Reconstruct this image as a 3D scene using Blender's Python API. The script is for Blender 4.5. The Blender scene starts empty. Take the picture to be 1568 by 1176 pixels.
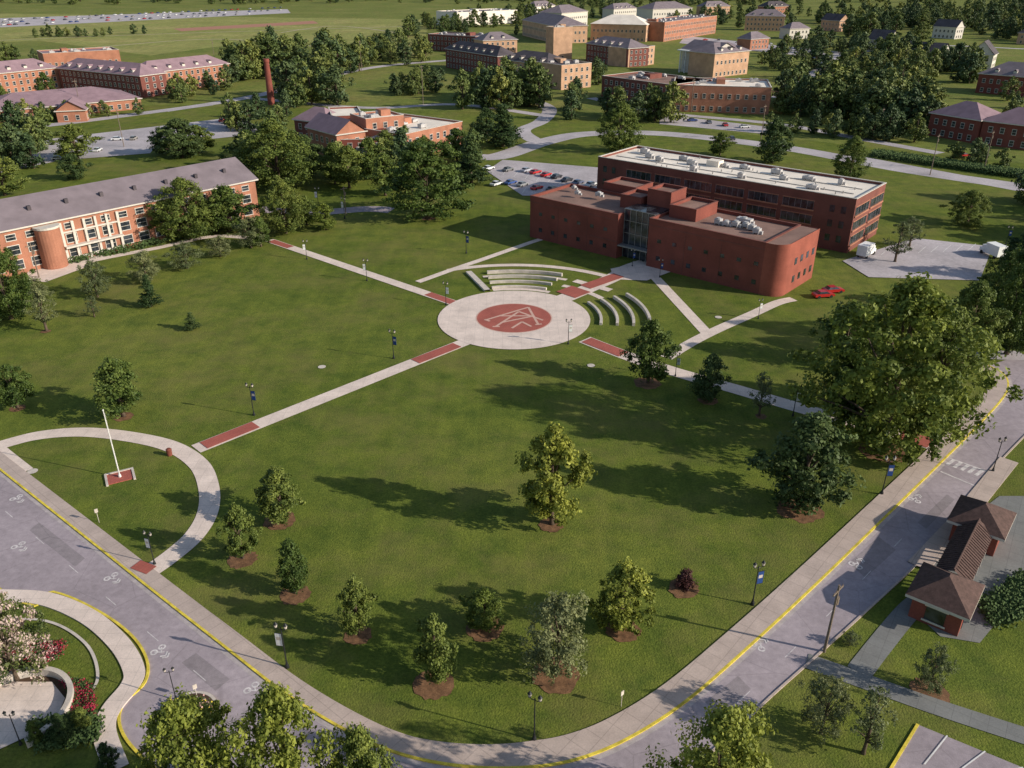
import bpy, math, random
import numpy as np
from mathutils import Vector, Matrix
random.seed(7)
S = bpy.context.scene
# ---------------------------------------------------------------- site survey (metres)
CH = 64.0; F = 1269.0; PITCH = math.radians(27.05)
sp, cp = math.sin(PITCH), math.cos(PITCH)
def W(px, py, h=0.0):
    v = (py-588)/F; u = (px-784)/F
    z = (CH-h)/(sp+v*cp)
    return (u*z, z*(cp-v*sp))
def HT(px, py, pt):
    X, D = W(px, py); vt = (pt-588)/F
    return CH - D/(cp-vt*sp)*(sp+vt*cp)
def MW(py, w):
    return w*(CH/(sp+(py-588)/F*cp))/F
# ---------------------------------------------------------------- materials
MATS = {}
def newmat(name):
    m = bpy.data.materials.new(name); m.use_nodes = True
    nt = m.node_tree; nt.nodes.clear()
    out = nt.nodes.new('ShaderNodeOutputMaterial')
    b = nt.nodes.new('ShaderNodeBsdfPrincipled')
    nt.links.new(b.outputs[0], out.inputs[0])
    return m, nt, b, out
def nz(nt, co, scale, detail=4, rough=.55):
    n = nt.nodes.new('ShaderNodeTexNoise'); n.inputs['Scale'].default_value = scale
    n.inputs['Detail'].default_value = detail; n.inputs['Roughness'].default_value = rough
    nt.links.new(co, n.inputs['Vector']); return n.outputs[0]
def ramp(nt, fac, stops):
    r = nt.nodes.new('ShaderNodeValToRGB'); cr = r.color_ramp
    cr.elements[0].position = stops[0][0]; cr.elements[0].color = (*stops[0][1], 1)
    cr.elements[1].position = stops[-1][0]; cr.elements[1].color = (*stops[-1][1], 1)
    for p, c in stops[1:-1]:
        e = cr.elements.new(p); e.color = (*c, 1)
    nt.links.new(fac, r.inputs[0]); return r.outputs[0]
def mixc(nt, a, b, fac, mode='MIX'):
    m = nt.nodes.new('ShaderNodeMix'); m.data_type = 'RGBA'; m.blend_type = mode
    for sock, val in ((m.inputs[6], a), (m.inputs[7], b), (m.inputs[0], fac)):
        if isinstance(val, (int, float)): sock.default_value = val
        elif isinstance(val, tuple): sock.default_value = (*val, 1)
        else: nt.links.new(val, sock)
    return m.outputs[2]
def geo(nt):
    return nt.nodes.new('ShaderNodeNewGeometry').outputs['Position']
def simple(name, col, var=.18, scale=1.2, rough=.85, metal=0, fine=12.0, spec=.3):
    if name in MATS: return MATS[name]
    m, nt, b, out = newmat(name); P = geo(nt)
    dark = tuple(c*(1-var) for c in col); light = tuple(min(1, c*(1+var)) for c in col)
    c1 = ramp(nt, nz(nt, P, scale), [(.3, dark), (.7, light)])
    c2 = ramp(nt, nz(nt, P, fine, 2), [(.3, (1-var*.8,)*3), (.7, (1+var*.4,)*3)])
    nt.links.new(mixc(nt, c1, c2, 1.0, 'MULTIPLY'), b.inputs['Base Color'])
    b.inputs['Roughness'].default_value = rough; b.inputs['Metallic'].default_value = metal
    b.inputs['Specular IOR Level'].default_value = spec
    MATS[name] = m; return m
def grassmat(name, stops, stripe=0.02, ang=.6, brownamt=.6, brown_c=(.20, .16, .06)):
    m, nt, b, out = newmat(name); P = geo(nt)
    c = ramp(nt, nz(nt, P, .018, 4, .62), stops)
    mid = ramp(nt, nz(nt, P, .22, 4, .72), [(.30, (.64, .72, .68)), (.70, (1.34, 1.22, 1.05))])
    c = mixc(nt, c, mid, 1.0, 'MULTIPLY')
    fi = ramp(nt, nz(nt, P, 3.0, 3, .75), [(.3, (.58, .63, .58)), (.7, (1.38, 1.32, 1.2))])
    c = mixc(nt, c, fi, .9, 'MULTIPLY')
    mp = nt.nodes.new('ShaderNodeMapping'); mp.inputs['Rotation'].default_value = (0, 0, ang); mp.inputs['Scale'].default_value = (.35, .02, 1)
    nt.links.new(P, mp.inputs[0])
    c = mixc(nt, c, ramp(nt, nz(nt, mp.outputs[0], 1.6, 2), [(.35, (1-stripe,)*3), (.65, (1+stripe,)*3)]), 1.0, 'MULTIPLY')
    brown = ramp(nt, nz(nt, P, .05, 5, .78), [(.46, (0, 0, 0)), (.70, (1, 1, 1))])
    c = mixc(nt, c, brown_c, mixc(nt, (0, 0, 0), brown, brownamt))
    nt.links.new(c, b.inputs['Base Color']); b.inputs['Roughness'].default_value = .95
    b.inputs['Specular IOR Level'].default_value = .08
    bp = nt.nodes.new('ShaderNodeBump'); bp.inputs['Strength'].default_value = .6; bp.inputs['Distance'].default_value = .15
    nt.links.new(nz(nt, P, 5, 2), bp.inputs['Height']); nt.links.new(bp.outputs[0], b.inputs['Normal'])
    return m
M_GRASS = grassmat('lawn_grass', [(.3, (.098, .138, .026)), (.5, (.128, .164, .034)), (.7, (.165, .190, .046))], .06, .6, .55, (.205, .170, .062))
M_FIELD = grassmat('field_grass', [(.3, (.24, .27, .09)), (.55, (.30, .31, .12)), (.72, (.40, .36, .17))], .08, 1.1)
M_FARG = grassmat('far_lawn_grass', [(.3, (.13, .175, .045)), (.55, (.18, .21, .06)), (.72, (.24, .24, .09))], .03, 1.1)
def concrete(name, col, grid=1.8, ang=.0, js=.75):
    m, nt, b, out = newmat(name); P = geo(nt)
    c = ramp(nt, nz(nt, P, .35, 4, .6), [(.3, tuple(x*.84 for x in col)), (.7, tuple(min(.92, x*1.1) for x in col))])
    c = mixc(nt, c, ramp(nt, nz(nt, P, 6, 2, .7), [(.3, (.87,)*3), (.7, (1.06,)*3)]), 1., 'MULTIPLY')
    mp = nt.nodes.new('ShaderNodeMapping'); mp.inputs['Rotation'].default_value = (0, 0, ang); nt.links.new(P, mp.inputs[0])
    br = nt.nodes.new('ShaderNodeTexBrick'); br.inputs['Scale'].default_value = 1/grid
    br.inputs['Mortar Size'].default_value = .02; br.inputs['Brick Width'].default_value = 1; br.inputs['Row Height'].default_value = 1
    br.offset = 0
    for i, v in ((1, 1), (2, .95), (3, js)): br.inputs[i].default_value = (v, v, v, 1)
    nt.links.new(mp.outputs[0], br.inputs[0])
    c = mixc(nt, c, br.outputs[0], 1., 'MULTIPLY')
    nt.links.new(c, b.inputs['Base Color']); b.inputs['Roughness'].default_value = .9
    return m
M_CONC = concrete('concrete_path', (.80, .66, .57), 1.8, 0, .82)
M_WALK = concrete('concrete_sidewalk', (.54, .43, .37), 2.0, .7)
M_PAVER = concrete('brick_paving', (.42, .11, .08), .5, .4, .6)
M_GREYP = concrete('grey_paving', (.22, .22, .21), 1.5, .6)
def asphaltmat(name, col):
    m, nt, b, out = newmat(name); P = geo(nt)
    c = ramp(nt, nz(nt, P, .06, 5, .65), [(.3, tuple(x*.74 for x in col)), (.7, tuple(x*1.18 for x in col))])
    c = mixc(nt, c, ramp(nt, nz(nt, P, 1.2, 4, .7), [(.3, (.82,)*3), (.7, (1.12,)*3)]), 1., 'MULTIPLY')
    c = mixc(nt, c, ramp(nt, nz(nt, P, 25, 2, .7), [(.3, (.8,)*3), (.7, (1.15,)*3)]), 1., 'MULTIPLY')
    vo = nt.nodes.new('ShaderNodeTexVoronoi'); vo.feature = 'DISTANCE_TO_EDGE'; vo.inputs['Scale'].default_value = .13
    nzv = nt.nodes.new('ShaderNodeTexNoise'); nzv.inputs['Scale'].default_value = .5; nt.links.new(P, nzv.inputs['Vector'])
    nt.links.new(mixc(nt, P, nzv.outputs[1], .12), vo.inputs['Vector'])
    c = mixc(nt, c, ramp(nt, vo.outputs[0], [(.0, (.72,)*3), (.008, (1,)*3)]), .7, 'MULTIPLY')
    nt.links.new(c, b.inputs['Base Color']); b.inputs['Roughness'].default_value = .85
    return m
M_ASPH = asphaltmat('asphalt', (.40, .335, .355))
M_ASPHP = asphaltmat('asphalt_patch', (.30, .255, .265))
M_ASPH2 = asphaltmat('asphalt_light', (.50, .45, .46))
M_YEL = simple('yellow_paint', (.74, .58, .07), .3, .9)
M_WHITE = simple('white_paint', (.75, .73, .70), .12)
M_MARK = simple('worn_road_paint', (.66, .61, .60), .25, 2)
M_MULCH = simple('mulch', (.20, .105, .052), .45, 1.2, fine=8)
def brickm(name, col):
    return simple(name, col, .18, .25, .9, fine=5)
M_BR_RED = brickm('brick_red', (.225, .066, .048))
M_BR_OR = brickm('brick_orange', (.40, .175, .11))
M_BR_TAN = brickm('brick_tan', (.54, .33, .21))
M_BR_DK = brickm('brick_dark', (.20, .072, .056))
M_STONE = simple('stone_trim', (.62, .57, .50), .1)
M_SEAT = simple('seat_wall_concrete', (.60, .53, .46), .18, .8)
M_RWHITE = simple('roof_white', (.86, .77, .66), .13, .12)
M_RBRN = simple('roof_gravel', (.27, .165, .13), .25, .2)
M_RGREY = simple('roof_grey', (.22, .18, .195), .15, .3)
M_RMAUVE = simple('roof_mauve', (.30, .20, .225), .15, .3)
M_RDARK = simple('roof_dark', (.095, .08, .088), .25, .2)
M_RTILE = simple('roof_shingle', (.105, .062, .052), .3, 2)
M_METAL = simple('metal_unit', (.48, .46, .45), .2, rough=.5)
M_GALV = simple('galvanised', (.32, .31, .30), .15, rough=.5, metal=.4)
M_BLACK = simple('black_metal', (.022, .024, .026), .1, rough=.45)
M_BARK = simple('bark', (.105, .075, .052), .3, 3)
M_POLE = simple('wood_pole', (.22, .17, .13), .25, 4)
M_BLUE = simple('banner_blue', (.02, .06, .22), .1)
M_BANW = simple('banner_white', (.82, .82, .80), .06)
M_RED = simple('flower_red', (.36, .03, .06), .4, 3)
M_PINK = simple('flower_pale', (.65, .40, .36), .3, 3)
M_SOIL = simple('soil', (.09, .055, .035), .3, 2)
def glassm():
    m, nt, b, out = newmat('window_glass'); P = geo(nt)
    nt.links.new(ramp(nt, nz(nt, P, .6, 2), [(.35, (.012, .016, .02)), (.65, (.06, .07, .085))]), b.inputs['Base Color'])
    b.inputs['Roughness'].default_value = .12; b.inputs['Specular IOR Level'].default_value = .7
    return m
M_GLASS = glassm()
def carpaint():
    m, nt, b, out = newmat('car_paint'); o = nt.nodes.new('ShaderNodeObjectInfo')
    nt.links.new(o.outputs['Color'], b.inputs['Base Color']); b.inputs['Roughness'].default_value = .3
    b.inputs['Coat Weight'].default_value = .5
    return m
M_CAR = carpaint(); M_TYRE = simple('tyre', (.02, .02, .02), .1)
def leafm(name, lo, hi, blossom=None, trans=.26):
    m, nt, b, out = newmat(name)
    at = nt.nodes.new('ShaderNodeAttribute'); at.attribute_name = 'tint'
    oi = nt.nodes.new('ShaderNodeObjectInfo')
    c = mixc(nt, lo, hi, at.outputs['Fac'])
    if blossom: c = ramp(nt, at.outputs['Fac'], [(.25, lo), (.60, hi), (.66, blossom)])
    hs = nt.nodes.new('ShaderNodeHueSaturation')
    mr = nt.nodes.new('ShaderNodeMapRange'); mr.inputs[3].default_value = .475; mr.inputs[4].default_value = .515
    nt.links.new(oi.outputs['Random'], mr.inputs[0]); nt.links.new(mr.outputs[0], hs.inputs['Hue'])
    mr2 = nt.nodes.new('ShaderNodeMapRange'); mr2.inputs[3].default_value = 1.3; mr2.inputs[4].default_value = .75
    nt.links.new(oi.outputs['Random'], mr2.inputs[0]); nt.links.new(mr2.outputs[0], hs.inputs['Value'])
    nt.links.new(c, hs.inputs['Color'])
    nt.links.new(hs.outputs[0], b.inputs['Base Color']); b.inputs['Roughness'].default_value = .6
    b.inputs['Specular IOR Level'].default_value = .25
    if trans:
        tr = nt.nodes.new('ShaderNodeBsdfTranslucent'); nt.links.new(hs.outputs[0], tr.inputs[0])
        mx = nt.nodes.new('ShaderNodeMixShader'); mx.inputs[0].default_value = trans
        nt.links.new(b.outputs[0], mx.inputs[1]); nt.links.new(tr.outputs[0], mx.inputs[2]); nt.links.new(mx.outputs[0], out.inputs[0])
    return m
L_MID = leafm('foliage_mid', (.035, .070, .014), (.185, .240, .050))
L_YEL = leafm('foliage_yellow', (.060, .095, .014), (.275, .32, .055))
L_DRK = leafm('foliage_dark', (.022, .050, .016), (.100, .150, .045))
L_GRY = leafm('foliage_grey', (.060, .085, .035), (.23, .26, .11))
L_BLS = leafm('foliage_blossom', (.05, .08, .02), (.19, .22, .07), (.62, .48, .42))
L_PUR = leafm('foliage_purple', (.05, .02, .02), (.13, .06, .05))
F_MID = leafm('far_foliage_mid', (.040, .072, .020), (.17, .21, .055), trans=0)
F_DRK = leafm('far_foliage_dark', (.028, .055, .022), (.10, .145, .050), trans=0)
F_YEL = leafm('far_foliage_yellow', (.060, .090, .020), (.24, .27, .065), trans=0)
# ---------------------------------------------------------------- mesh helpers
def mkobj(name, verts, faces, mat, parent=None, smooth=False, fm=None):
    me = bpy.data.meshes.new(name); me.from_pydata(verts, [], faces); 
    for m in (mat if isinstance(mat, list) else [mat]): me.materials.append(m)
    if fm: me.polygons.foreach_set('material_index', fm)
    if smooth: me.polygons.foreach_set('use_smooth', [True]*len(faces))
    me.update()
    o = bpy.data.objects.new(name, me); S.collection.objects.link(o)
    if parent: o.parent = parent
    return o
def empty(name, loc=(0, 0, 0), rot=0):
    e = bpy.data.objects.new(name, None); e.empty_display_size = .5
    e.location = loc; e.rotation_euler = (0, 0, rot); S.collection.objects.link(e); return e
class MB:
    def __init__(s): s.v = []; s.f = []; s.m = []; s.cm = 0
    def face(s, pts):
        n = len(s.v); s.v += [tuple(p) for p in pts]; s.f.append(tuple(range(n, n+len(pts)))); s.m.append(s.cm)
    def box(s, x0, x1, y0, y1, z0, z1, T=None):
        P = [(x0,y0,z0),(x1,y0,z0),(x1,y1,z0),(x0,y1,z0),(x0,y0,z1),(x1,y0,z1),(x1,y1,z1),(x0,y1,z1)]
        if T: P = [T(*p) for p in P]
        n = len(s.v); s.v += P
        for f in ((0,3,2,1),(4,5,6,7),(0,1,5,4),(1,2,6,5),(2,3,7,6),(3,0,4,7)):
            s.f.append(tuple(n+i for i in f)); s.m.append(s.cm)
    def tube(s, pts, rads, k=8, cap=True):
        n0 = len(s.v); L = len(pts)
        for i, p in enumerate(pts):
            p = Vector(p); a = Vector(pts[max(0, i-1)]); b = Vector(pts[min(L-1, i+1)])
            d = (b-a).normalized(); x = d.orthogonal().normalized() if abs(d.z) < .99 else Vector((1, 0, 0)); y = d.cross(x)
            for j in range(k):
                t = 2*math.pi*j/k; s.v.append(tuple(p+(x*math.cos(t)+y*math.sin(t))*rads[i]))
        for i in range(L-1):
            for j in range(k):
                s.f.append((n0+i*k+j, n0+i*k+(j+1) % k, n0+(i+1)*k+(j+1) % k, n0+(i+1)*k+j)); s.m.append(s.cm)
        if cap:
            s.f.append(tuple(n0+j for j in range(k))[::-1]); s.m.append(s.cm)
            s.f.append(tuple(n0+(L-1)*k+j for j in range(k))); s.m.append(s.cm)
    def obj(s, name, mat, parent=None, smooth=False):
        return mkobj(name, s.v, s.f, mat, parent, smooth, s.m if isinstance(mat, list) else None)
def catmull(p, n=8, closed=False):
    out = []; L = len(p)
    if L < 3: return p
    for i in range(L-1):
        a = p[max(i-1, 0)]; b = p[i]; c = p[i+1]; d = p[min(i+2, L-1)]
        for k in range(n):
            t = k/n
            out.append(tuple(.5*((2*b[j])+(-a[j]+c[j])*t+(2*a[j]-5*b[j]+4*c[j]-d[j])*t*t+(-a[j]+3*b[j]-3*c[j]+d[j])*t**3) for j in (0, 1)))
    out.append(p[-1]); return out
def offs(p, d):
    r = []
    for i in range(len(p)):
        a = p[max(0, i-1)]; b = p[min(len(p)-1, i+1)]; dd = d[i] if isinstance(d, list) else d
        dx, dy = b[0]-a[0], b[1]-a[1]; l = math.hypot(dx, dy) or 1
        r.append((p[i][0]-dy/l*dd, p[i][1]+dx/l*dd))
    return r
zc = {'a': 0}
def nextz(base): 
    zc['a'] += 1; return base + (zc['a'] % 14)*.004
def strip(name, L, R, z, mat, thick=0, parent=None):
    mb = MB(); n = len(L)
    for i in range(n-1):
        mb.face([(*R[i], z), (*R[i+1], z), (*L[i+1], z), (*L[i], z)])
        if thick:
            for Q, s in ((R, 1), (L, -1)):
                q = [(*Q[i], z-thick), (*Q[i+1], z-thick), (*Q[i+1], z), (*Q[i], z)]
                mb.face(q if s > 0 else q[::-1])
    return mb.obj(name, mat, parent)
def path(name, px, width, mat, base=.03, smooth=True, thick=0, world=False, z=None):
    p = px if world else [W(*q) for q in px]
    if smooth: p = catmull(p)
    return strip(name, offs(p, width/2), offs(p, -width/2), nextz(base) if z is None else z, mat, thick)
def poly(name, px, mat, base=.012, z=None, world=False):
    p = px if world else [W(*q) for q in px]
    z = nextz(base) if z is None else z
    a = sum(p[i][0]*p[(i+1) % len(p)][1]-p[(i+1) % len(p)][0]*p[i][1] for i in range(len(p)))
    if a < 0: p = p[::-1]
    return mkobj(name, [(x, y, z) for x, y in p], [tuple(range(len(p)))], mat)
def disc(name, c, r, mat, z, n=64, r0=0, jit=0):
    mb = MB()
    rr = [r*(1+random.uniform(-jit, jit)) for _ in range(n)]
    for i in range(n):
        a = 2*math.pi*i/n; b = 2*math.pi*(i+1)/n; ra, rb = rr[i], rr[(i+1) % n]
        A = (c[0]+ra*math.cos(a), c[1]+ra*math.sin(a), z); B = (c[0]+rb*math.cos(b), c[1]+rb*math.sin(b), z)
        if r0: mb.face([(c[0]+r0*math.cos(a), c[1]+r0*math.sin(a), z), A, B, (c[0]+r0*math.cos(b), c[1]+r0*math.sin(b), z)])
        else: mb.face([(c[0], c[1], z), A, B])
    return mb.obj(name, mat)
# ---------------------------------------------------------------- ground
mkobj('ground', [(-3000, -400, 0), (3000, -400, 0), (3000, 5200, 0), (-3000, 5200, 0)], [(0, 1, 2, 3)], M_GRASS)
poly('far_lawn', [(-400, 205), (250, 160), (700, 170), (1000, 190), (1568, 250), (1900, 270), (1900, -30), (-400, -30)], M_FARG, z=.004)
poly('sports_field', [(-200, 75), (60, 62), (230, 85), (420, 60), (640, 88), (660, 30), (-200, 18)], M_FIELD)
poly('running_track', [(265, 44), (480, 32), (488, 36), (278, 48)], simple('track_red', (.42, .20, .13)), .07)
poly('far_car_park', [(0, 28), (440, 14), (445, 20), (0, 42)], M_ASPH2, .07)
for q in ([(0, 62), (250, 52), (640, 40)], [(120, 75), (330, 60), (520, 75)], [(430, 50), (520, 40), (640, 55)]):
    path('field_track', q, 3, simple('sand_track', (.48, .40, .27)), .07)
# ---------------------------------------------------------------- roads
inner = [(-300, 478), (0, 717), (120, 812), (240, 907), (340, 985), (440, 1062), (540, 1122), (620, 1155), (710, 1172), (800, 1174), (880, 1162), (960, 1130), (1050, 1072), (1150, 985), (1250, 892), (1350, 795), (1440, 707), (1500, 647), (1532, 612), (1542, 592), (1536, 574), (1512, 560)]
outer_l = [(-300, 660), (0, 905), (80, 908), (150, 938), (200, 975), (223, 1012), (220, 1045), (190, 1075), (180, 1100), (190, 1132), (225, 1170), (300, 1230)]
outer_r = [(420, 1262), (700, 1310), (900, 1270), (1030, 1200), (1120, 1128), (1180, 1070), (1255, 1003), (1330, 935), (1400, 870), (1455, 812), (1497, 762), (1505, 738), (1600, 640), (1700, 560)]
IW = catmull([W(*q) for q in inner], 6)
OL = catmull([W(*q) for q in outer_l], 6)
ORr = catmull([W(*q) for q in outer_r], 6)
poly('street', IW + [W(1560, 545), W(1700, 500)] + ORr[::-1] + OL[::-1], M_ASPH, z=.012, world=True)
sw = [1.9 if i < 42 else min(2.6, 1.9+(i-42)*.05) for i in range(len(IW))]
strip('yellow_kerb', offs(IW, .0), offs(IW, -.27), .13, M_YEL, .13)
strip('sidewalk', offs(IW, sw), offs(IW, .004), .125, M_WALK, .125)
strip('yellow_kerb', offs(OL, .0), offs(OL, .27), .13, M_YEL, .13)
strip('kerb', offs(ORr, .0), offs(ORr, .22), .13, M_WALK, .13)
strip('gutter', offs(IW, -.274), offs(IW, -.8), .018, simple('gutter_concrete', (.47, .41, .40), .2))
for q in ([(1300, 862), (1345, 822), (1372, 842), (1325, 885)], [(300, 1000), (352, 1040), (330, 1058), (278, 1015)], [(60, 800), (130, 855), (115, 868), (45, 812)], [(1080, 1075), (1130, 1035), (1150, 1055), (1100, 1100)], [(1405, 800), (1450, 757), (1462, 765), (1418, 810)]):
    poly('asphalt_repair', q, M_ASPHP, z=.0165)
path('garden_path', [(-60, 912), (0, 913), (70, 918), (135, 945), (182, 985), (205, 1025), (200, 1050), (172, 1085), (160, 1120), (180, 1180)], 2.0, M_CONC, z=.15, thick=.14)
path('loop_path', [(-60, 700), (0, 682), (60, 667), (130, 662), (205, 670), (265, 685), (305, 712), (320, 748), (318, 785), (298, 820), (262, 852), (222, 880)], 2.7, M_CONC)
path('street_side_path', [(-60, 640), (0, 690), (40, 722)], 2.0, M_CONC)
path('brick_paving_panel', [(228, 864), (212, 876)], 2.6, M_PAVER, .135, smooth=False)
def dual(pts, w, bricks, name='lawn_path'):
    path(name, pts, w, M_CONC, .03, smooth=False)
    for a, b in bricks: path('brick_paving_panel', [a, b], w*.84, M_PAVER, .09, smooth=False)
dual([(300, 688), (712, 524)], 2.9, [((312, 683), (392, 651)), ((636, 554), (700, 529))])
dual([(412, 368), (700, 466)], 2.6, [((415, 369), (445, 379)), ((655, 450), (703, 467))])
path('lawn_path', [(895, 520), (960, 545), (1035, 570), (1130, 597), (1215, 622), (1300, 645), (1380, 665), (1450, 690)], 3.4, M_CONC)
path('brick_paving_panel', [(898, 521), (955, 543)], 2.8, M_PAVER, .09, smooth=False)
path('brick_paving_panel', [(1380, 665), (1425, 680)], 3.2, M_PAVER, .09, smooth=False)
path('lawn_path', [(1020, 548), (1060, 524), (1100, 504), (1150, 482), (1190, 464), (1215, 458)], 2.4, M_CONC)
path('lawn_path', [(975, 400), (1000, 422), (1045, 470), (1082, 510)], 2.4, M_CONC)
path('lawn_path', [(640, 432), (690, 414), (740, 397), (820, 369), (835, 366)], 1.8, M_CONC)
C = W(787, 487); R0 = 15.3
def arc(c, r, a0, a1, n=24): return [(c[0]+r*math.cos(math.radians(a0+(a1-a0)*i/n)), c[1]+r*math.sin(math.radians(a0+(a1-a0)*i/n))) for i in range(n+1)]
path('ring_path', arc(C, 32.5, 118, 45), 1.8, M_CONC, world=True, smooth=False)
path('entrance_path', [(C[0]+14*.707, C[1]+14*.707), W(935, 427), W(960, 412), W(988, 402)], 4.2, M_CONC, world=True)
path('brick_paving_panel', [W(866, 452), W(890, 443)], 5.5, M_PAVER, .09, world=True, smooth=False)
path('brick_paving_panel', [W(896, 440), W(948, 422)], 3.2, M_PAVER, .095, world=True, smooth=False)
path('lawn_path', [W(880, 430), W(935, 445)], 2.0, M_CONC, world=True, smooth=False)
poly('entrance_plaza', [(935, 412), (1000, 398), (1040, 412), (990, 430), (940, 428)], M_CONC, .03)
disc('plaza', C, R0, M_CONC, .10, 96)
disc('plaza_emblem_field', C, 7.5, M_PAVER, .106, 64)
ringm = simple('pale_inlay', (.62, .40, .32), .12)
disc('plaza_ring', C, 7.7, ringm, .108, 64, 7.45)
def bar(mb, a, b, w, z=.112):
    dx, dy = b[0]-a[0], b[1]-a[1]; l = math.hypot(dx, dy); nx, ny = -dy/l*w/2, dx/l*w/2
    mb.face([(a[0]-nx, a[1]-ny, z), (b[0]-nx, b[1]-ny, z), (b[0]+nx, b[1]+ny, z), (a[0]+nx, a[1]+ny, z)])
# interlocking letter monogram (plan metres about the plaza centre)
mb = MB(); k = 0
def cl(x, y): return (C[0]+x, C[1]+y)
strokes = [[(-5.6, -1.2), (3.0, 5.6), (4.8, -3.6)], [(-3.0, .9), (4.1, .9)], [(-3.6, -4.6), (1.0, 3.2), (5.8, -1.4)], [(-2.6, -2.6), (3.6, .6)],
 [(-5.9, -1.0), (-4.8, -1.9)], [(-4.2, -4.6), (-2.8, -4.6)], [(4.2, -3.7), (5.5, -3.3)], [(-.4, -5.4), (1.6, -2.2), (3.4, -4.6)]]
for s in strokes:
    for i in range(len(s)-1): bar(mb, cl(*s[i]), cl(*s[i+1]), .5, .112+.002*k); k += 1
mb.obj('plaza_emblem', ringm)
mb = MB()
def arcwall(mb, r0, r1, a0, a1, h, z0=0):
    A = arc(C, r0, a0, a1, 20); B = arc(C, r1, a0, a1, 20)
    for i in range(20):
        mb.face([(*A[i], h), (*B[i], h), (*B[i+1], h), (*A[i+1], h)][::1])
        mb.face([(*A[i], z0), (*A[i], h), (*A[i+1], h), (*A[i+1], z0)]); mb.face([(*B[i], z0), (*B[i+1], z0), (*B[i+1], h), (*B[i], h)])
    for i in (0, 20): mb.face([(*A[i], z0), (*B[i], z0), (*B[i], h), (*A[i], h)])
for i, r in enumerate((17.2, 20.4, 23.6, 26.8)):
    arcwall(mb, r, r+.55, 66, 106-i, .5+.08*i)
    arcwall(mb, r, r+.55, -12+i, 27, .5+.08*i)
mb.obj('amphitheatre_seat_wall', M_SEAT)
a = math.radians(111)
path('terrace_ramp', [(C[0]+16*math.cos(a), C[1]+16*math.sin(a)), (C[0]+29*math.cos(a), C[1]+29*math.sin(a))], 1.3, M_SEAT, world=True, smooth=False, z=.45, thick=.45)
path('terrace_walk', arc(C, 16.5, 62, 106), 1.2, M_CONC, world=True, smooth=False)
path('terrace_walk', arc(C, 25.4, 62, 106), 1.2, M_CONC, world=True, smooth=False)
path('terrace_walk', arc(C, 21.6, 30, 60), 1.4, M_CONC, world=True, smooth=False)
# ---------------------------------------------------------------- background roads
path('road', [(700, 236), (760, 240), (830, 218), (900, 205), (1020, 205), (1200, 226), (1400, 262), (1700, 305)], 10, M_ASPH2, .02)
path('road', [(820, 216), (800, 200), (830, 185), (840, 165), (800, 150), (760, 150)], 7, M_ASPH2, .02)
path('road', [(380, 150), (560, 165), (700, 160), (840, 178)], 6, M_ASPH2, .02)
path('road', [(1300, 240), (1568, 290)], 8, M_ASPH2, .02)
path('road', [(250, 170), (400, 145), (560, 105), (690, 92)], 8, M_ASPH2, .02)
path('road', [(905, 150), (1010, 172), (1190, 190), (1330, 215), (1440, 235)], 6, M_ASPH2, .02)
path('road', [(1190, 150), (1250, 110), (1290, 85), (1420, 70), (1568, 75)], 7, M_ASPH2, .02)
path('road', [(1420, 165), (1350, 140), (1290, 120), (1200, 105)], 6, M_ASPH2, .02)
poly('car_park', [(745, 262), (770, 245), (930, 258), (935, 300), (800, 300)], M_ASPH2, .07)
poly('car_park', [(60, 215), (375, 178), (400, 205), (240, 222), (230, 235), (40, 250)], M_ASPH2, .07)
poly('car_park', [(1290, 400), (1400, 365), (1520, 378), (1500, 430), (1330, 425)], M_ASPH2, .07)
poly('car_park', [(1050, 55), (1290, 80), (1290, 92), (1040, 66)], M_ASPH2, .07)
poly('car_park', [(1010, 175), (1180, 195), (1180, 206), (1010, 190)], M_ASPH2, .07)
path('service_drive', [(390, 320), (480, 325), (560, 320), (600, 322)], 6, M_ASPH, .02)
path('road', [(-60, 272), (100, 240), (240, 208), (300, 190)], 8, M_ASPH2, .02)
path('road', [(-60, 205), (90, 190), (230, 172), (320, 160)], 8, M_ASPH2, .02)
path('building_walk', [(60, 425), (130, 402), (240, 380), (330, 362), (410, 368)], 2.4, M_CONC)
poly('forecourt', [(45, 400), (110, 385), (160, 392), (130, 410), (70, 432), (40, 430)], M_CONC, .02)
path('road', [(1568, 545), (1480, 540), (1380, 520)], 4, M_ASPH2, .02)
mb = MB()
for i in range(9):
    for (x0, y0, x1, y1) in ((770+i*17, 268+i*3.2, 778+i*17, 258+i*3.2), (800+i*14, 296, 806+i*14, 287)): bar(mb, W(x0, y0), W(x1, y1), .14, .13)
for i in range(9): bar(mb, W(1330+i*19, 392-i*1.0), W(1342+i*19, 382-i*1.0), .12, .13)
mb.obj('parking_bay_lines', M_WHITE)
# ---------------------------------------------------------------- bottom right grounds
path('park_path', [(1235, 1012), (1300, 1035), (1440, 1085), (1640, 1150)], 2.2, M_GREYP)
path('park_path', [(1315, 1030), (1350, 985), (1392, 935), (1430, 905)], 2.4, M_GREYP)
poly('pavilion_paving', [(1390, 930), (1440, 830), (1530, 760), (1640, 760), (1570, 900), (1500, 985), (1440, 975)], M_GREYP, .02)
poly('car_park', [(1405, 1110), (1600, 1190), (1600, 1300), (1300, 1300), (1370, 1170)], M_ASPH, .02)
for i in range(4):
    path('parking_line', [(1445+i*58-30, 1172+i*6), (1480+i*58-30, 1128+i*24)], .12, M_WHITE, .10, smooth=False)
path('yellow_kerb', [(1405, 1110), (1365, 1176), (1300, 1290)], .25, M_YEL, z=.13, smooth=False, thick=.12)
path('lane_shoulder', [(1405, 868), (1470, 798), (1500, 760), (1545, 705)], 2.4, M_WALK, z=.14, thick=.13)
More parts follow.
